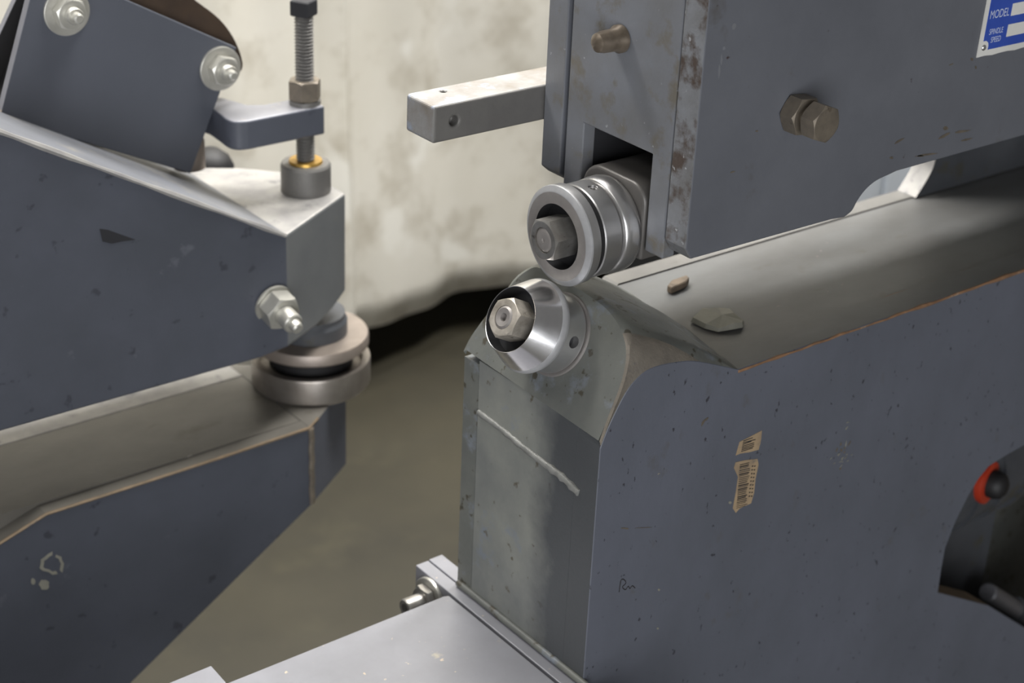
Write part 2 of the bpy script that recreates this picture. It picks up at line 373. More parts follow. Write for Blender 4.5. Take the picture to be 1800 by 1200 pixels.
# torn sticker
def onside(px, py, out=0.0): 
    p = U(px, py, 'y', YS); return V((p.x, YS - out, p.z))
def flatpoly(pixels, t, bm=None):
    bm = bm or NB(); return prism(bm, [onside(a, b) for a, b in pixels], (0, -t, 0))
stk = mesh_obj('barcode_sticker', flatpoly([(1293, 800), (1300, 776), (1322, 765), (1339, 756), (1337, 776), (1333, 790), (1318, 794), (1300, 797)], 0.0004), M['sticker'], base)
stk['label'] = 'upper torn piece of tan barcode label'
stk2 = mesh_obj('barcode_sticker', flatpoly([(1293, 812), (1312, 808), (1331, 806), (1333, 816), (1328, 840), (1325, 866), (1320, 884), (1300, 893), (1293, 901), (1288, 893), (1293, 866), (1297, 838), (1290, 822)], 0.0004), M['sticker'], base)
stk2['label'] = 'lower torn piece of tan barcode label'
bm = NB()
for k in range(24):
    t = k / 23; ax_, ay = 1300 - 6 * t, 816 + 76 * t; wd = random.choice([0.9, 1.3, 2.0]); ln = random.uniform(15, 19)
    flat = [(ax_, ay), (ax_ + ln, ay - 4), (ax_ + ln, ay - 4 + wd), (ax_, ay + wd)]
    prism(bm, [onside(a, b, 0.0004) for a, b in flat], (0, -0.0002, 0))
for k in range(9):
    ax_, ay = 1321 - 0.7 * k, 818 + 6.6 * k
    for q in range(2):
        flat = [(ax_ + q * 4, ay), (ax_ + 2.5 + q * 4, ay - .8), (ax_ + 2.5 + q * 4, ay + 1.2), (ax_ + q * 4, ay + 2)]
        prism(bm, [onside(a, b, 0.0004) for a, b in flat], (0, -0.0002, 0))
o = mesh_obj('barcode_print', bm, M['ink'], stk2)
bm = NB()
for k in range(7):
    ax_, ay = 1303 - k * 0.6, 774 + 3.0 * k; ln = random.uniform(17, 26)
    prism(bm, [onside(a, b, 0.0004) for a, b in [(ax_ + 3, ay), (ax_ + ln, ay - 6), (ax_ + ln, ay - 4.6), (ax_ + 3, ay + 1.4)]], (0, -0.0002, 0))
mesh_obj('barcode_print', bm, M['ink'], stk)
# pen scribble
def stroke(pixels, r): 
    return tube(smooth_path([tuple(onside(a, b, 0.0002)) for a, b in pixels], 5), r, n=5)
mesh_obj('pen_mark', stroke([(1088, 1040), (1091, 1020), (1096, 1018), (1100, 1024), (1094, 1031), (1099, 1036), (1104, 1030), (1107, 1034), (1111, 1029), (1116, 1033)], 0.0005), M['ink'], base)
# scuffs and rust marks on the side of base and head
def dashes(items, t=0.0003):
    bm = NB()
    for px, py, L_, W_, a in items:
        ca, sa = math.cos(math.radians(a)), math.sin(math.radians(a)); pts = []
        for k in range(7):
            q = 2 * math.pi * k / 7; u, v = L_ / 2 * math.cos(q) * random.uniform(.7, 1.1), W_ / 2 * math.sin(q) * random.uniform(.6, 1.2)
            pts.append(onside(px + u * ca - v * sa, py + u * sa + v * ca))
        prism(bm, pts, (0, -t, 0))
    return bm
tag(mesh_obj('scuff_mark', dashes([(1480 + random.gauss(0, 7), 806 + random.gauss(0, 7), random.uniform(3, 10), random.uniform(1, 2), random.uniform(-60, -30)) for _ in range(14)] + [(1488, 752, 9, 2, -60), (1490, 742, 7, 1.6, -20), (1487, 780, 12, 1.5, -80), (1283, 883, 6, 5, 0), (1158, 832, 6, 2, -40), (1158, 1036, 4, 5, 0), (1156, 1104, 5, 4, 20)]), M['chip'], base), None, None, kind='stuff')
tag(mesh_obj('rust_mark', dashes([(1480 + random.gauss(0, 14), 790 + random.gauss(0, 16), random.uniform(5, 12), random.uniform(2, 4), random.uniform(-90, -40)) for _ in range(7)] + [(1236, 742, 16, 5, -60), (1242, 736, 10, 4, -50), (1098, 928, 16, 4, 5), (1130, 927, 34, 1.2, -3)]), M['brownnut'], base), None, None, kind='stuff')
tag(mesh_obj('rust_mark', dashes([(1660, 238, 30, 5, -28), (1690, 231, 34, 5, -10), (1662, 225, 10, 9, 60), (1580, 248, 22, 4, -30), (1628, 272, 44, 4, -8), (1618, 274, 12, 4, 0), (1567, 277, 7, 5, 0), (1700, 245, 24, 4, -15), (1288, 302, 10, 3, -15), (1330, 230, 6, 3, -10), (1672, 113, 10, 2, -25), (1708, 104, 7, 5, 60), (1715, 118, 4, 6, 0)]), M['brownnut'], base), None, None, kind='stuff')
tag(mesh_obj('scuff_mark', dashes([(1268, 105, 4, 22, 4), (1264, 126, 4, 26, 3), (1272, 85, 6, 10, 20), (1290, 46, 8, 14, 20)]), M['slide'], base), None, None, kind='stuff')
# rusty weld stub on the top plate
stub = [U(a, b, 'z', ZT) for a, b in [(1172, 513), (1180, 503), (1206, 494), (1211, 499), (1205, 506), (1180, 517)]]
sb = mesh_obj('weld_stub', prism(NB(), stub, (0, 0, 0.008)), M['slag'], base); bev(sb, 0.001, 1)
# loose flake lying on the top plate
lf = [U(a, b, 'z', ZT) for a, b in [(1214, 566), (1232, 551), (1262, 545), (1282, 549), (1290, 560), (1308, 568), (1306, 576), (1292, 579), (1262, 584), (1238, 578)]]
c = sum(lf, V((0, 0, 0))) / len(lf)
bm = NB(); bot = [bm.verts.new(p + V((0, 0, 0.0005))) for p in lf]; topv = [bm.verts.new(p + (c - p) * 0.06 + V((0, 0, 0.0055 + 0.002 * math.sin(i * 2.1)))) for i, p in enumerate(lf)]
cc = bm.verts.new(c + V((0, 0, 0.0085))); n = len(lf)
for i in range(n):
    bm.faces.new((bot[i], bot[(i + 1) % n], topv[(i + 1) % n], topv[i])); bm.faces.new((topv[i], topv[(i + 1) % n], cc))
bm.faces.new(bot[::-1])
tag(mesh_obj('metal_flake', bm, M['chip'], loc=(c.x, c.y, ZT)), 'leaf-shaped grey flake lying on the oily top plate of the base', 'flake')

# far throat plate joining base and head
xt = 0.69
th = [(xt + 0.01, 0.9585)] + [(xt + 0.06 - 0.075 * math.sin(math.radians(a)) * 0.9 , 0.965 + 0.16 * (1 - math.cos(math.radians(a)))) for a in range(0, 61, 10)]
p0 = U(1603, 346, 'z', ZT); p1 = U(1628, 318, 'y', 0.112); p2 = U(1641, 292, 'y', 0.112); p3 = U(1648, 262, 'y', 0.112)
th = smooth_path([(p0.x, ZT + .0008), (p1.x, p1.z), (p2.x, p2.z), (p3.x, p3.z)], 4)
th = th + [(th[-1][0] + 0.005, 1.2), (1.25, 1.2), (1.25, ZT + .0008)]
tpl = mesh_obj('throat_plate', ypoly(th, 0.112, 0.142), [M['motor'], M['nosetop']], base, smooth=40)
paint_by_normal(tpl, lambda n, c: 1 if abs(n.y) < 0.5 else 0)

# ================================================================== RIGHT MACHINE : HEAD
XH = 0.0683
head = base
s_cut = smooth_path([(p.x, p.z) for p in [U(a, b, 'y', YS) for a, b in [(1484, 382), (1498, 371), (1508, 353), (1522, 334), (1541, 318), (1566, 306)]]], 4)
hp = [(XH, 1.62), (XH, 1.112), (XH + 0.008, 1.0995), (s_cut[0][0] - 0.02, 1.0975)] + s_cut + [(0.36, 1.131), (1.25, 1.131), (1.25, 1.62)]
o = mesh_obj('side_plate', ypoly(hp, YS, YS + 0.029), [M['paint_head'], M['edge']], head)
paint_by_normal(o, lambda n, c: 1 if n.x < -0.8 and c.x < 0 else None); bev(o, 0.0015, 2)
o = mesh_obj('side_plate', ypoly([(XH, 1.62), (XH, 1.125), (XH + 0.01, 1.1165), (0.288, 1.1165), (0.34, 1.131), (1.25, 1.131), (1.25, 1.62)], 0.0825, 0.112), [M['paint_head'], M['slide']], head)
paint_by_normal(o, lambda n, c: 1 if n.x < -0.8 and c.x < 0 else None); bev(o, 0.0015, 2)
# slide with its U-shaped opening
Y1, Y2 = -0.0755, 0.0765
sl = NB()
pts = [(Y1, 1.62), (Y1, 1.0895), (-0.0505, 1.0895), (-0.0505, 1.188), (0.0505, 1.188), (0.0505, 1.0895 + 0.0), (Y2 - 0.0, 1.0895), (Y2, 1.62)]
prism(sl, [(XH + 0.001, y, z) for y, z in pts], (0.016, 0, 0))
o = mesh_obj('slide', sl, M['slide'], head); bev(o, 0.0015, 2)
for ya_, yb_ in ((Y1 + 0.001, -0.0515), (0.0515, Y2 - 0.001)): mesh_obj('shade_liner', box(XH + 0.0172, XH + 0.139, ya_, yb_, 1.09, 1.3), M['dark'], head)  # dark boxes added behind the slide, their colour paints the hollow's shade
mesh_obj('shade_liner', box(XH + 0.0172, XH + 0.139, -0.051, 0.051, 1.19, 1.3), M['dark'], head)
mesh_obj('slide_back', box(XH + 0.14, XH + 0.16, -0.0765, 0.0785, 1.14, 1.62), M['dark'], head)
mesh_obj('top_cap', box(XH, 1.25, YS, 0.112, 1.621, 1.65), M['paint_head'], head)
# bearing block carrying the upper shaft
bl = [(-0.047, 1.072)] + [(-0.047, 1.12)] + [( -0.027 + 0.02 * math.cos(math.radians(a)), 1.128 + 0.02 * math.sin(math.radians(a))) for a in range(180, 89, -15)] + \
     [(0.020 + 0.026 * math.cos(math.radians(a)), 1.122 + 0.026 * math.sin(math.radians(a))) for a in range(90, -1, -15)] + [(0.046, 1.072)]
o = mesh_obj('bearing_block', prism(NB(), [(0.0680, y, z + 0.005) for y, z in bl], (0.09, 0, 0)), M['block'], head, smooth=35); bev(o, 0.003, 3)
# pin on the slide
pc = V((XH, 0.004, 1.2855))
o = mesh_obj('guide_pin', lathe([(0.0, 0.0135), (-0.004, 0.0135), (-0.007, 0.011), (-0.022, 0.0105), (-0.029, 0.009), (-0.032, 0.005), (-0.033, 0)], pc, (1, 0, 0), 24), M['pin'], head, smooth=40)
# jam nut and adjusting bolt on the side
bc = U(1394, 196, 'y', YS); bc.y = YS
o = mesh_obj('adjusting_bolt', lathe([(-0.01, 0.0105), (0.042, 0.0105)], bc, (0, -1, 0), 24), M['brownnut'], head, smooth=40)
mesh_obj('bolt_head', hexa(0.0255, 0.0435, 0.0190, bc, (0, -1, 0), phase=0.35), M['brownnut'], o, smooth=25)
mesh_obj('jam_nut', hexa(0.0005, 0.0185, 0.0200, bc, (0, -1, 0), bore=0.0106, phase=0.1), M['brownnut'], o, smooth=25)
# nameplate
nb = U(1715, 101, 'y', YS); nt_ = U(1737, -10, 'y', YS); nr = U(1800, 82.5, 'y', YS)
ux = V((nr.x - nb.x, 0, nr.z - nb.z)).normalized(); uz = V((nt_.x - nb.x, 0, nt_.z - nb.z)).normalized()
uz = V((-ux.z, 0, ux.x)).lerp(uz, 0.5).normalized()
def NP(a, b, out=0.0): return V((nb.x, YS, nb.z)) + ux * a + uz * b + V((0, -out, 0))
def nrect(a0, a1, b0, b1, o0, o1, bm=None):
    return prism(bm or NB(), [NP(a, b, o0) for a, b in [(a0, b0), (a1, b0), (a1, b1), (a0, b1)]], (0, -(o1 - o0), 0))
sc_ = (U(1771, 89, 'y', YS) - U(1721, 99, 'y', YS)).length / 50          # metres per survey pixel along the plate
wavy = [(0, 0)] + [(0.15 * i / 12, 0.0006 * math.sin(i * 2.2)) for i in range(1, 12)] + [(0.15, 0), (0.15, 0.1), (0, 0.1)]
npl = mesh_obj('nameplate', prism(NB(), [NP(a, b, 0.0004) for a, b in wavy], (0, -0.001, 0)), M['white'], head)
npl['label'] = 'blue and white data nameplate'
npb = mesh_obj('blue_panel', prism(NB(), [NP(a, b, 0.0014) for a, b in [(0.0155, 0.0065), (0.145, 0.0065), (0.145, 0.095), (0.006, 0.095), (0.006, 0.0165), (0.011, 0.0165), (0.0145, 0.014), (0.0158, 0.0105)]], (0, -0.0003, 0)), M['blue'], npl)
mesh_obj('data_field', nrect(0.0425, 0.12, 0.0165, 0.0295, 0.0017, 0.0020), M['white'], npl)
mesh_obj('data_field', nrect(0.0435, 0.12, 0.0385, 0.0515, 0.0017, 0.0020), M['white'], npl)
def text(body, a, b, h, wscale, mt, parent, name):
    cu_ = bpy.data.curves.new('t', 'FONT'); cu_.body = body; cu_.size = 1; cu_.extrude = 0.0
    to = bpy.data.objects.new('t', cu_); COL.objects.link(to); bpy.context.view_layer.update()
    me = bpy.data.meshes.new_from_object(to.evaluated_get(bpy.context.evaluated_depsgraph_get()))
    bm = NB(); bm.from_mesh(me); bpy.data.objects.remove(to)
    for v in bm.verts: v.co = NP(a + v.co.x * h * wscale, b + v.co.y * h, 0.0018)
    return mesh_obj(name, bm, mt, parent)
text('MODEL', 0.0085, 0.0395, 0.0125, 0.76, M['letter'], npl, 'lettering')
text('SPINDLE', 0.0125, 0.0225, 0.0085, 0.72, M['letter'], npl, 'lettering')
text('SPEED', 0.0175, 0.0135, 0.0085, 0.72, M['letter'], npl, 'lettering')
mesh_obj('rivet', lathe([(0.0013, 0.0034), (0.002, 0.0032), (0.003, 0.002), (0.0033, 0)], NP(0.0085, 0.0095), (0, -1, 0), 16), M['steel'], npl, smooth=50)

# square lever bar on the far side of the head
lb = thing('lever_bar', (0.0, 0.14, 1.172), 'square grey steel bar with two drilled holes jutting out left of the machine head', 'bar')
y0b, y1b = 0.1135, 0.160
o = mesh_obj('bar', box(-0.0665, 0.32, y0b, y1b, 1.172, 1.2095), [M['castiron'], M['barpaint']], lb)
paint_by_normal(o, lambda n, c: 1 if n.z > 0.8 or n.x < -0.8 else None)
c1 = U(799, 213, 'y', y0b); c2 = U(779, 160, 'z', 1.2095)
cut(o, lathe([(-0.012, 0.0052), (0.012, 0.0052)], c1, (0, 1, 0), 20))
cut(o, lathe([(-0.012, 0.0028), (0.012, 0.0028)], c2, (0, 0, 1), 16))
bev(o, 0.006, 3, 60)

# ================================================================== ROLLERS (right machine)
ur = thing('forming_roller', (0.03, 0, H - 0.05), 'upper steel forming roller with flat grey face and deep-set hex nut', 'roller', 'forming rollers')
A0 = V((0, 0, H)); DX = V((1, 0, 0))
o = mesh_obj('wheel', lathe([(0.014, 0.0), (0.014, 0.0318), (0.0, 0.0325), (0.0, 0.0438), (0.0004, 0.0452), (0.003, 0.0495), (0.0048, 0.0500), (0.0145, 0.0496), (0.0155, 0.0486), (0.0155, 0.0)], A0, DX, 96, cap=False), [M['face'], M['rim'], M['steel'], M['dark']], ur, smooth=30)
for p in o.data.polygons:
    cx = p.center.x + 0.03; r = math.hypot(p.center.y, p.center.z - 0.05)
    p.material_index = 0 if (r < 0.0441 and cx < 0.001) else (1 if cx < 0.004 else (2 if cx > 0.0045 and r > 0.04 else 2))
    if r < 0.0327 and cx > 0.0005: p.material_index = 3  # recess coloured dark for the shadow inside it
mesh_obj('spacer', lathe([(0.0156, 0.0458), (0.0225, 0.0458)], A0, DX, 64), M['black'], ur, smooth=30)
co = mesh_obj('collar', lathe([(0.0226, 0.03), (0.0226, 0.0458), (0.0236, 0.0470), (0.0425, 0.0470), (0.0435, 0.0458), (0.0435, 0.03)], A0, DX, 96), M['steel'], ur, smooth=30)
ang = V((0, -0.0078, 0.045)).normalized()
ssc = A0 + V((0.0355, 0, 0)) + ang * 0.0470
cut(co, lathe([(-0.008, 0.0050), (0.01, 0.0050)], ssc, ang, 20))
co.data.shade_smooth(); co.data.set_sharp_from_angle(angle=math.radians(30))
mesh_obj('set_screw', lathe([(-0.0075, 0.0046), (-0.002, 0.0046), (-0.002, 0.0026), (-0.006, 0.0022), (-0.006, 0)], ssc, ang, 18, cap=False), M['steel'], co, smooth=30)
mesh_obj('flange', lathe([(0.0440, 0.030), (0.0440, 0.0405), (0.0468, 0.0405), (0.0470, 0.0462), (0.049, 0.0478), (0.055, 0.0486), (0.062, 0.0488), (0.066, 0.0480), (0.0675, 0.046), (0.0675, 0.03)], A0, DX, 96), M['steel'], ur, smooth=50)
mesh_obj('hex_nut', hexa(-0.0165, 0.0139, 0.0218, A0, DX, bore=0.0128, phase=0.25), M['nut'], ur, smooth=22)
mesh_obj('stud', lathe([(-0.0145, 0.0), (-0.0150, 0.0018), (-0.0162, 0.0022), (-0.0165, 0.0085), (-0.0155, 0.0112), (-0.014, 0.0127), (0.0135, 0.0127), (0.0135, 0)], A0, DX, 32, cap=False), M['face'], ur, smooth=30)

lr = thing('forming_roller', (0.0089, 0, 0.94), 'lower bright cone-faced steel forming roller with rusty hex nut', 'roller', 'forming rollers')
AL = V((0.0089, 0, 0.9945))
o = mesh_obj('wheel', lathe([(-0.054, 0.0), (-0.054, 0.031), (-0.069, 0.0322), (-0.0692, 0.0328), (-0.0442, 0.0455), (-0.040, 0.0474), (-0.0375, 0.0472), (-0.034, 0.0455), (-0.034, 0.0)], AL, AX, 96, cap=False), [M['bright'], M['rim'], M['dark']], lr, smooth=30)
for p in o.data.polygons:
    q = p.center + V((0.0089, 0, 0.94)) - AL; s = q.dot(AX)
    if -0.0445 < s < -0.035 and (q - AX * s).length > 0.0435: p.material_index = 1
    elif s > -0.0691 and (q - AX * s).length < 0.0322: p.material_index = 2  # shadow of the cone's recess painted as dark colour
lc = mesh_obj('collar', lathe([(-0.0345, 0.03), (-0.0335, 0.0395), (-0.0325, 0.0402), (-0.004, 0.0402), (-0.003, 0.0392), (-0.003, 0.03)], AL, AX, 96), M['steel'], lr, smooth=30)
hd = V((0, -1, 0)) + VX * 0.10; hd = (hd - AX * hd.dot(AX)).normalized()
hc = AL + AX * (-0.0165) + hd * 0.0402
cut(lc, lathe([(-0.014, 0.0062), (0.01, 0.0062)], hc, hd, 20))
lc.data.shade_smooth(); lc.data.set_sharp_from_angle(angle=math.radians(30))
mesh_obj('set_screw', lathe([(-0.0138, 0.0058), (-0.008, 0.0058), (-0.008, 0.003), (-0.011, 0.0)], hc, hd, 18, cap=False), M['dark'], lc, smooth=30)
mesh_obj('seal_ring', lathe([(0.0, 0.03), (-0.0025, 0.0405), (-0.0025, 0.0425), (0.0, 0.0432)], AL, AX, 80), M['face'], lr, smooth=30)
mesh_obj('hex_nut', hexa(-0.0785, -0.0541, 0.0212, AL, AX, bore=0.0118, phase=0.5), M['palenut'], lr, smooth=22)
mesh_obj('stud', lathe([(-0.071, 0.0), (-0.073, 0.003), (-0.0785, 0.0042), (-0.0795, 0.0092), (-0.078, 0.0116), (-0.056, 0.0117), (-0.056, 0)], AL, AX, 32, cap=False), M['face'], lr, smooth=30)

# ================================================================== WORK TABLE
tz = 0.647
tb = thing('work_table', (-0.3, -0.05, 0.0), 'pale grey steel table plate in front of the machine base', 'table')
o = mesh_obj('table_top', zpoly([(-0.75, -0.25), (-0.043, -0.25), (-0.043, 0.0975), (-0.049, 0.0995), (-0.75, 0.0985)], tz - 0.018, tz), M['table'], tb); bev(o, 0.001)
for lx, ly in ((-0.70, -0.2), (-0.70, 0.05), (-0.1, -0.2), (-0.1, 0.05)):
    mesh_obj('leg', box(lx, lx + 0.04, ly, ly + 0.04, 0.0, tz - 0.018), M['table'], tb)
# bracket plate at the table's end
bk = thing('bracket_plate', (-0.4, 0.12, 0.0), 'small pale steel bracket plate at the bottom edge left of the table plate', 'bracket')
q = [U(a, b, 'z', tz) for a, b in [(296, 1200), (371, 1169), (398, 1200)]]
dirx = (q[1] - q[0]); dirx.normalize()
o = mesh_obj('plate', zpoly([(q[1].x - 0.25 * dirx.x, q[1].y - 0.25 * dirx.y), (q[1].x, q[1].y), (q[1].x - 0.001, 0.1005), (-0.56, 0.1005)], tz - 0.02, tz), M['table'], bk); bev(o, 0.001)
mesh_obj('post', box(-0.5, -0.46, 0.105, 0.13, 0.0, tz - 0.02), M['table'], bk)
# pair of bolted flanges at the foot of the base
fg = thing('mounting_flange', (-0.02, 0.13, 0.0), 'pair of bolted steel flange plates beside the foot of the machine base', 'flange')
f1 = U(733, 989, 'z', tz)
o = mesh_obj('flange_plate', box(-0.0385, -0.0215, -0.25, 0.168, 0.0, tz - 0.001), M['table'], fg); bev(o, 0.001)
o = mesh_obj('flange_plate', box(-0.0205, -0.002, 0.114, 0.168, 0.0, tz), M['table'], fg); bev(o, 0.001)
cb = V((-0.0385, 0.136, 0.619)); DM = V((-1, 0, 0))
o = mesh_obj('cap_screw', lathe([(0.0, 0.0), (0.0, 0.0112), (0.035, 0.0112), (0.0365, 0.0102), (0.0365, 0.0062), (0.028, 0.0055), (0.024, 0)], cb, DM, 32, cap=False), M['nut'], fg, smooth=30)
mesh_obj('washer', lathe([(0.0003, 0.0114), (0.0003, 0.026), (0.004, 0.026), (0.0048, 0.025), (0.0048, 0.0114)], cb, DM, 40), M['zinc'], o, smooth=30)
mesh_obj('screw_head', hexa(0.005, 0.014, 0.0195, cb, DM, bore=0.0114), M['nut'], o, smooth=25)

# ================================================================== INSIDE THE BASE OPENING
mo = thing('drive_motor', (0.75, 0.03, 0.0), 'dark grey drive housing seen inside the opening of the base', 'motor')
MC = (0.585, 0.042, 0.600)
mesh_obj('housing', lathe([(0.0, 0.0), (0.0, 0.055), (0.006, 0.075), (0.02, 0.088), (0.04, 0.092), (0.3, 0.092), (0.3, 0)], MC, (1, 0, 0), 64, cap=False), M['motor'], mo, smooth=35)
for k in range(4):
    mesh_obj('rib', lathe([(0.06 + 0.05 * k, 0.0922), (0.06 + 0.05 * k, 0.096), (0.07 + 0.05 * k, 0.096), (0.07 + 0.05 * k, 0.0922)], MC, (1, 0, 0), 64), M['motor'], mo, smooth=35)
mesh_obj('stand', box(0.65, 0.82, 0.0, 0.08, 0.0, 0.52), M['motor'], mo)
kc = U(1735, 847, 'y', -0.048)
kn = thing('red_knob', kc, 'orange-red round knob with black cap inside the opening of the base', 'knob')
kd = V((0.25, -1, 0.05)).normalized()
mesh_obj('ring', lathe([(-0.008, 0.027), (0.0, 0.0292), (0.004, 0.0285), (0.005, 0.0245), (0.005, 0.0)], kc, kd, 40, cap=False), M['red'], kn, smooth=35)
mesh_obj('cap', lathe([(0.0052, 0.0185), (0.014, 0.0188), (0.022, 0.016), (0.027, 0.009), (0.028, 0)], kc, kd, 32, cap=False), M['black'], kn, smooth=40)
mesh_obj('stem', lathe([(-0.03, 0.008), (-0.0085, 0.008)], kc, kd, 20), M['rod'], kn, smooth=40)
ra = U(1735, 1040, 'y', -0.05); rb = U(1830, 1098, 'y', -0.05)
rd = thing('drive_rod', ra, 'grey round rod crossing the lower corner of the base opening', 'rod')
dd = (rb - ra); ln = dd.length
mesh_obj('shaft', lathe([(0.0, 0.0), (0.0, 0.011), (0.003, 0.0135), (ln * 2.2, 0.0135), (ln * 2.2, 0)], ra, dd, 32, cap=False), M['rod'], rd, smooth=35)
mesh_obj('collar', lathe([(ln * 0.5, 0.0137), (ln * 0.5, 0.018), (ln * 0.75, 0.018), (ln * 0.75, 0.0137)], ra, dd, 32), M['motor'], rd, smooth=35)

# pale cabinet seen through the throat
pc0 = U(1530, 330, 'y', 1.2); 
cbn = thing('sheet_cabinet', (pc0.x + 0.3, 1.3, 0), 'pale blue sheet steel cabinet seen through the gap behind the head', 'cabinet')
gx = U(1553, 325, 'y', 1.2).x
for a, b in ((gx - 0.5, gx - 0.008), (gx + 0.012, gx + 0.6)):
    o = mesh_obj('door', box(a, b, 1.2, 1.22, 0.02, 1.2), M['cabinet'], cbn); bev(o, 0.003)
mesh_obj('carcass', box(gx - 0.5, gx + 0.6, 1.2205, 1.5, 0.0, 1.22), M['pole'], cbn)

# ================================================================== LEFT MACHINE
yL = 0.4708; yR = 0.702; yM = 0.5715; yU = 0.735
lm = thing('rolling_machine', (-0.3, yM, 0), 'dark blue-grey rolling machine with pointed nose at the left', 'machine', 'rolling machines')
SL = math.tan(math.radians(29.76))
def ztop(x): return 0.9375 + SL * (-0.0208 - x)
# upper arm: side view polygon with a tapered nose, built as slab sections
def arm_mesh(sections):
    """sections: list of (x, y0, y1, zb, zt) from left to right"""
    bm = NB(); R = []
    for x, a, b, z0, z1 in sections: R.append([bm.verts.new(p) for p in ((x, a, z0), (x, min(b, 0.645), z0), (x, b, z0 + 0.09), (x, b, z1), (x, a, z1))])
    for p, q in zip(R, R[1:]):
        for k in range(5): bm.faces.new((p[k], p[(k + 1) % 5], q[(k + 1) % 5], q[k]))
    bm.faces.new(R[0][::-1]); bm.faces.new(R[-1]); return bm
xs = -0.0208
sec = [(-1.3, yL, yU, 0.786, ztop(-0.9)), (-0.9, yL, yU, 0.786, ztop(-0.9)), (-0.06, yL, yU, 0.7845, ztop(-0.06)), (xs, yL, yU, 0.789, 0.9375), (0.045, yL + 0.0375, 0.692, 0.7865, 0.9375), (0.08, 0.5285, 0.656, 0.792, 0.9375), (0.1105, 0.546, 0.59, 0.803, 0.9375)]
o = mesh_obj('upper_arm', arm_mesh(sec), [M['paint_left'], M['nosetop'], M['nose'], M['slopetop']], lm)
paint_by_normal(o, lambda n, c: 1 if (n.z > 0.95 and c.x > 0.25) else (3 if n.z > 0.5 else (2 if (c.x > 0.281 and n.y < -0.3) else None)))
bev(o, 0.003, 2, 20)
# worn bare strip along the sloping top edge and nose edge
e = [(-0.9 + (xs + 0.9) * i / 30, yL + 0.001, ztop(-0.9 + (xs + 0.9) * i / 30) - 0.001) for i in range(31)]
mesh_obj('worn_edge', tube(e, 0.003, n=6, rr=[random.uniform(0.0022, 0.004) for _ in e]), M['nosetop'], lm)
# lower arm and column
lp = [(-1.3, 0.0), (-1.3, 0.66), (-0.46, 0.60), (-0.405, 0.6425), (-0.345, 0.6625), (-0.12, 0.664), (0.0098, 0.6655), (0.0098, 0.5525), (-0.256, 0.383), (-0.46, 0.25), (-0.5, 0.0)]
lp[1] = (-1.3, 0.60)
o = mesh_obj('side_plate', ypoly(lp, yL, yL + 0.024), [M['paint_left'], M['lowtop']], lm)
paint_by_normal(o, lambda n, c: 1 if n.z > 0.5 else None); bev(o, 0.0012)
o = mesh_obj('side_plate', ypoly(lp, yR - 0.024, yR), [M['paint_left'], M['nosetop']], lm)
paint_by_normal(o, lambda n, c: 1 if n.z > 0.5 else None); bev(o, 0.001)
mesh_obj('top_plate', box(-1.3, 0.0085, yL + 0.0238, 0.6410, 0.645, 0.6655), M['lowtop'], lm)
mesh_obj('top_rail', box(-1.3, 0.0085, 0.6425, yR - 0.0245, 0.63, 0.6660), M['nosetop'], lm)
bm = NB()
nose = [(0.0095, yL), (0.1105, 0.546), (0.1105, 0.597), (0.0095, yR - 0.02)]
bv = [bm.verts.new((x, y, z)) for (x, y), z in zip(nose, (0.5525, 0.5437, 0.5437, 0.5525))]
tv = [bm.verts.new((x, y, 0.6655)) for x, y in nose]
bm.faces.new(bv[::-1]); bm.faces.new(tv)
for k in range(4): bm.faces.new((bv[k], bv[(k + 1) % 4], tv[(k + 1) % 4], tv[k]))
o = mesh_obj('nose_block', bm, [M['paint_left'], M['lowtop']], lm); paint_by_normal(o, lambda n, c: 1 if n.z > 0.5 else None)
e = [(-0.46, yL + .0008, 0.60), (-0.405, yL + .0008, 0.6425), (-0.345, yL + .0008, 0.6622), (-0.22, yL + .0008, 0.663), (-0.12, yL + .0008, 0.664), (0.008, yL + .0008, 0.666), (0.03, yL + 0.016, 0.666)]
mesh_obj('tan_edge', tube(e, 0.002, n=6), M['tanedge'], lm, smooth=60)
mesh_obj('nose_weld', tube([(0.0105 + 0.0006 * math.sin(i * 1.7), yL + 0.0015, 0.555 + 0.11 * i / 14) for i in range(15)], 0.0048, n=8), M['brownnut'], lm, smooth=60)
mesh_obj('throat_wall', box(-1.3, -0.62, yL + 0.002, yR - 0.002, 0.655, 0.80), M['paint_left'], lm)
# dirt notch and splashes on the sides
def onleft(px, py, out=0.0):
    p = U(px, py, 'y', yL); return V((p.x, yL - out, p.z))
mesh_obj('chipped_patch', prism(NB(), [onleft(a, b) for a, b in [(175, 402), (190, 404), (212, 412), (238, 421), (215, 424), (196, 428), (180, 424)]], (0, -0.0006, 0)), M['seam'], lm)
spl = NB()
def blob(cx, cy, rx, ry, n_=14, hole=0.0):
    ou = [(cx + rx * math.cos(2 * math.pi * k / n_) * random.uniform(.8, 1.15), cy + ry * math.sin(2 * math.pi * k / n_) * random.uniform(.8, 1.15)) for k in range(n_)]
    if not hole: prism(spl, [onleft(*p) for p in ou], (0, -0.0004, 0)); return
    for k in range(n_):
        k2 = (k + 1) % n_
        if random.random() < 0.2: continue
        inn_ = [(cx + (p[0] - cx) * hole, cy + (p[1] - cy) * hole) for p in (ou[k], ou[k2])]
        prism(spl, [onleft(*ou[k]), onleft(*ou[k2]), onleft(*inn_[1]), onleft(*inn_[0])], (0, -0.0004, 0))
blob(92, 990, 22, 20, 16, 0.72); blob(78, 1027, 9, 10); blob(58, 1022, 4, 6, 8)
mesh_obj('paint_splash', spl, M['chip'], lm)
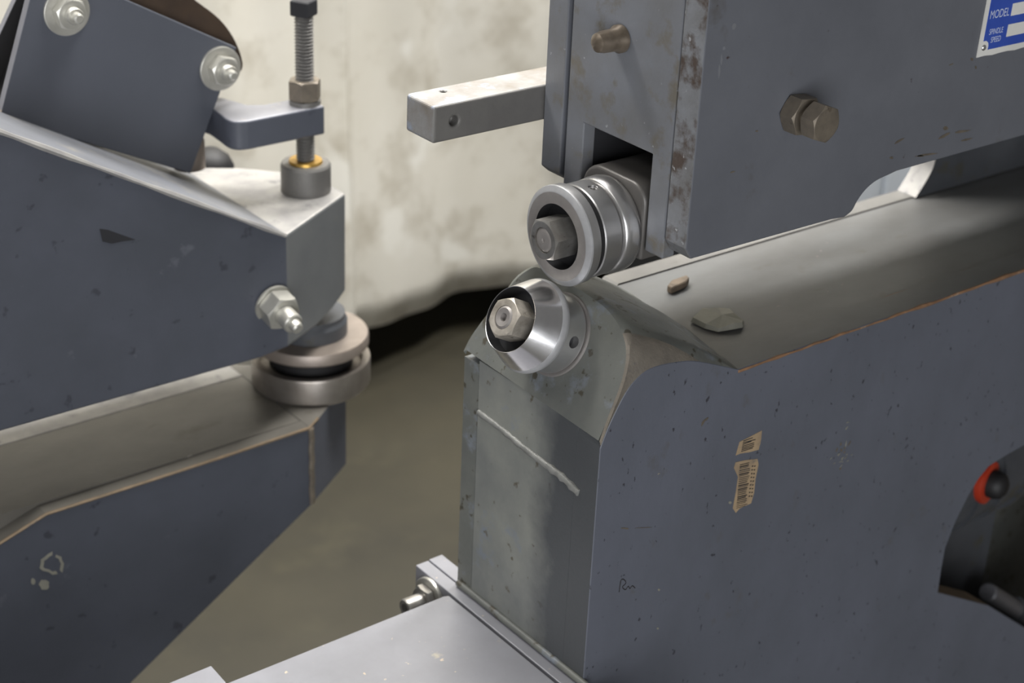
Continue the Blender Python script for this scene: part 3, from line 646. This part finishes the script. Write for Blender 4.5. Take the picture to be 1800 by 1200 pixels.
# jam bolt on the side of the nose
lbc = V((-0.041, yL, 0.8535)); ld = V((0.02, -1, -0.20)).normalized()
o = mesh_obj('jam_bolt', lathe([(-0.01, 0.0125), (0.046, 0.0125), (0.0475, 0.0112), (0.048, 0.0078), (0.057, 0.0070), (0.0585, 0.005), (0.0585, 0)], lbc, ld, 28, cap=False), M['zinc'], lm, smooth=35)
mesh_obj('hex_nut', hexa(0.003, 0.026, 0.0232, lbc, ld, bore=0.0127, phase=0.2), M['zinc'], o, smooth=25)
mesh_obj('washer', lathe([(0.0, 0.0127), (0.0, 0.025), (0.0028, 0.025), (0.0028, 0.0127)], lbc, ld, 36), M['zinc'], o, smooth=30)

# guide rollers of the left machine
CXr, CYr = 0.079, 0.5815
g1 = thing('guide_roller', (CXr, CYr, 0.665), 'lower steel roller ring sitting on the nose of the left machine arm', 'roller', 'guide rollers')
mesh_obj('ring', lathe([(0.0, 0.05), (0.0, 0.076), (0.004, 0.0785), (0.034, 0.0785), (0.037, 0.0775), (0.037, 0.068), (0.028, 0.066), (0.028, 0.02)], (CXr, CYr, 0.6665), (0, 0, 1), 96), M['rollsteel'], g1, smooth=30)
mesh_obj('core', lathe([(0.0285, 0.055), (0.0545, 0.055)], (CXr, CYr, 0.6665), (0, 0, 1), 48), M['black'], g1, smooth=30)
g2 = thing('guide_roller', (CXr, CYr, 0.721), 'upper flat tan steel roller disc under the pointed arm of the left machine', 'roller', 'guide rollers')
mesh_obj('disc', lathe([(0.0, 0.03), (0.0, 0.073), (0.003, 0.0762), (0.013, 0.0762), (0.017, 0.0745), (0.0175, 0.03)], (CXr, CYr, 0.7215), (0, 0, 1), 96), M['disc'], g2, smooth=30)
mesh_obj('hub', lathe([(0.0178, 0.048), (0.035, 0.048), (0.040, 0.045), (0.046, 0.045)], (CXr, CYr, 0.7215), (0, 0, 1), 64), M['motor'], g2, smooth=30)

# tilted guard box on the sloping arm
d1 = V((math.cos(math.radians(-28.5)), 0, math.sin(math.radians(-28.5)))); d2 = V((-d1.z, 0, d1.x))
gd = thing('guard_box', (-0.18, 0.66, 1.05), 'tilted dark blue guard plate bolted on the sloping arm of the left machine', 'guard')
yg = 0.62
pBR = U(335, 305, 'y', yg); pBL = U(0, 206, 'y', yg); pTR = U(416, 84, 'y', yg); pTL = pBL + (pTR - pBR) * 1.9
pBL2 = pBL
pmid = U(150, -26, 'y', yg); 
poly = [(pBR.x, pBR.z), (U(400, 152, 'y', yg).x, U(400, 152, 'y', yg).z), (pTR.x, pTR.z), (U(190, -14, 'y', yg).x, U(190, -14, 'y', yg).z)]
t_ = U(84, -10, 'y', yg); q_ = U(110, -80, 'y', yg); q2_ = U(60, -80, 'y', yg)
poly += [(q_.x, q_.z), (q2_.x + 0.06, q2_.z), (t_.x, t_.z), (pBL.x, pBL.z)]
poly = [(pBR.x, pBR.z), (pTR.x, pTR.z)]
v_up = (V((t_.x, 0, t_.z)) - V((pBL.x, 0, pBL.z))).normalized()
v_al = (V((U(190, -14, 'y', yg).x, 0, U(190, -14, 'y', yg).z)) - V((pTR.x, 0, pTR.z))).normalized()
top_l = V((pTR.x, 0, pTR.z)) + v_al * 0.275
poly += [(top_l.x, top_l.z), (pBL.x, pBL.z)]
o = mesh_obj('guard_plate', ypoly(poly, yg, yg + 0.012), [M['cover'], M['table']], gd)
paint_by_normal(o, lambda n, c: 1 if n.x < -0.5 else None); bev(o, 0.001)
sh = V((-0.03, 0, 0.0))
y2 = yg + 0.07
e0 = U(-40, 145, 'y', y2); e1 = U(34, -14, 'y', y2); ev = (e1 - e0).normalized()
poly2 = [(e0.x, e0.z), (e0.x + 0.12, e0.z - 0.06), (e0.x + 0.2, e0.z + 0.02), (e0.x + 0.2 , e0.z + 0.1), (e0.x + ev.x * 0.2, e0.z + ev.z * 0.2)]
o = mesh_obj('guard_plate', ypoly(poly2, y2, y2 + 0.010), [M['black'], M['table']], gd)  # face coloured black for the shadow inside the guard box
paint_by_normal(o, lambda n, c: 1 if n.x < -0.5 else None); bev(o, 0.001)
pb = V((pBL.x, 0, pBL.z)); pr_ = V((pBR.x, 0, pBR.z)); w_ = (pr_ - pb).normalized()
inn = [pb + w_ * 0.02 + v_up * 0.005, pb + w_ * 0.15 + v_up * 0.005, pb + w_ * 0.15 + v_up * 0.12, pb + w_ * 0.02 + v_up * 0.20]
mesh_obj('web', ypoly([(p.x, p.z) for p in inn], yg + 0.0125, yg + 0.0695), M['black'], gd)
for px, py, s in ((116, 20, 1.0), (386, 120, 1.0)):
    c = U(px, py, 'y', yg); c.y = yg
    o = mesh_obj('bolt', lathe([(-0.005, 0.0098), (0.0245, 0.0098), (0.026, 0.009), (0.026, 0.0062), (0.034, 0.0058), (0.0355, 0.004), (0.0355, 0)], c, (0, -1, 0), 24, cap=False), M['zinc'], gd, smooth=35)
    mesh_obj('washer', lathe([(0.0003, 0.01), (0.0003, 0.0272), (0.003, 0.0272), (0.0035, 0.0265), (0.0035, 0.01)], c, (0, -1, 0), 40), M['zinc'], o, smooth=30)
    mesh_obj('hex_nut', hexa(0.0038, 0.0175, 0.0190, c, (0, -1, 0), bore=0.0099, phase=0.3), M['zinc'], o, smooth=25)
# brown rounded belt cover behind the guard
yp = 0.636
cv = smooth_path([(p.x, p.z) for p in [U(a, b, 'y', yp) for a, b in [(250, -60), (305, -28), (345, 2), (385, 33), (410, 66), (424, 100), (425, 122), (408, 138)]]], 4)
cv += [(p.x, p.z) for p in [U(a, b, 'y', yp) for a, b in [(330, 150), (200, 60), (180, -40)]]]
bc_ = thing('belt_cover', (cv[0][0], yp, cv[-3][1]), 'brown oily rounded belt cover behind the tilted guard plate', 'cover')
mesh_obj('shell', ypoly(cv, yp, yp + 0.045), M['brown'], bc_, smooth=40)
mesh_obj('lip', ypoly([(x * 1.0, z + 0.0) for x, z in cv], yp + 0.0455, yp + 0.050), M['black'], bc_, smooth=40)
# clamp lever with its adjusting screw
SX, SY = 0.0745, 0.5815
cl = thing('clamp_lever', (0.0, SY, 1.0), 'blue-grey clamp lever bar held above the nose of the left machine', 'lever')
ya, yb = 0.561, 0.604
pt = U(571, 186, 'y', ya); pb_ = U(572, 236, 'y', ya)
lev = smooth_path([(-0.016, ya), (-0.030, ya + 0.005), (-0.0355, ya + 0.018), (-0.0335, ya + 0.045), (-0.034, ya + 0.078), (-0.06, ya + 0.085), (-0.11, ya + 0.09)], 4) + [(-0.11, ya + 0.13), (-0.03, ya + 0.125), (0.0, ya + 0.09), (0.012, yb + 0.01), (0.03, yb), (pt.x - 0.012, yb), (pt.x, yb - 0.012), (pt.x, ya)]
o = mesh_obj('lever', zpoly(lev, pb_.z, pt.z), [M['paint_left'], M['table']], cl, smooth=35)
paint_by_normal(o, lambda n, c: 1 if n.z > 0.8 else None); bev(o, 0.0025, 2)
mesh_obj('pivot', lathe([(0.0, 0.020), (0.035, 0.020), (0.045, 0.016)], (-0.045, 0.662, 0.966), (0, 0, 1), 32), M['disc'], cl, smooth=35)
mesh_obj('rubber_stop', lathe([(0.0, 0.031), (0.012, 0.031), (0.024, 0.025), (0.034, 0.012), (0.034, 0.0)], (0.032, 0.752, 0.912), (0, 0, 1), 32, cap=False), M['black'], cl, smooth=60)
sw = thing('adjusting_screw', (SX, SY, 0.94), 'threaded adjusting screw with square head and lock nut standing on the left machine nose', 'screw')
zS = 0.94
mesh_obj('threaded_rod', thread(0.035, 0.232, 0.0118, 0.0042, (SX, SY, zS), (0, 0, 1)), M['castiron'], sw, smooth=20)
o = mesh_obj('square_head', lathe([(0.222, 0.016), (0.224, 0.0175), (0.240, 0.0175), (0.242, 0.016)], (SX, SY, zS), (0, 0, 1), 4, phase=0.3), M['seam'], sw)
bev(o, 0.0015)
mesh_obj('lock_nut', hexa(pt.z - zS + 0.006, pt.z - zS + 0.031, 0.0205, (SX, SY, zS), (0, 0, 1), bore=0.0117, phase=0.2), M['brownnut'], sw, smooth=25)
mesh_obj('washer', lathe([(pt.z - zS + 0.0003, 0.0118), (pt.z - zS + 0.0003, 0.0195), (pt.z - zS + 0.0055, 0.0195), (pt.z - zS + 0.0055, 0.0118)], (SX, SY, zS), (0, 0, 1), 32), M['castiron'], sw, smooth=30)
bs = thing('screw_bushing', (SX, SY, 0.938), 'dark steel bushing with brass ring on the nose of the left machine', 'bushing')
mesh_obj('body', lathe([(0.0, 0.012), (0.0, 0.0315), (0.034, 0.0315), (0.037, 0.0295), (0.037, 0.012)], (SX, SY, 0.938), (0, 0, 1), 48), M['castiron'], bs, smooth=30)
mesh_obj('brass_ring', lathe([(0.0372, 0.012), (0.0372, 0.0215), (0.0405, 0.0205), (0.0405, 0.012)], (SX, SY, 0.938), (0, 0, 1), 40), M['brass'], bs, smooth=30)
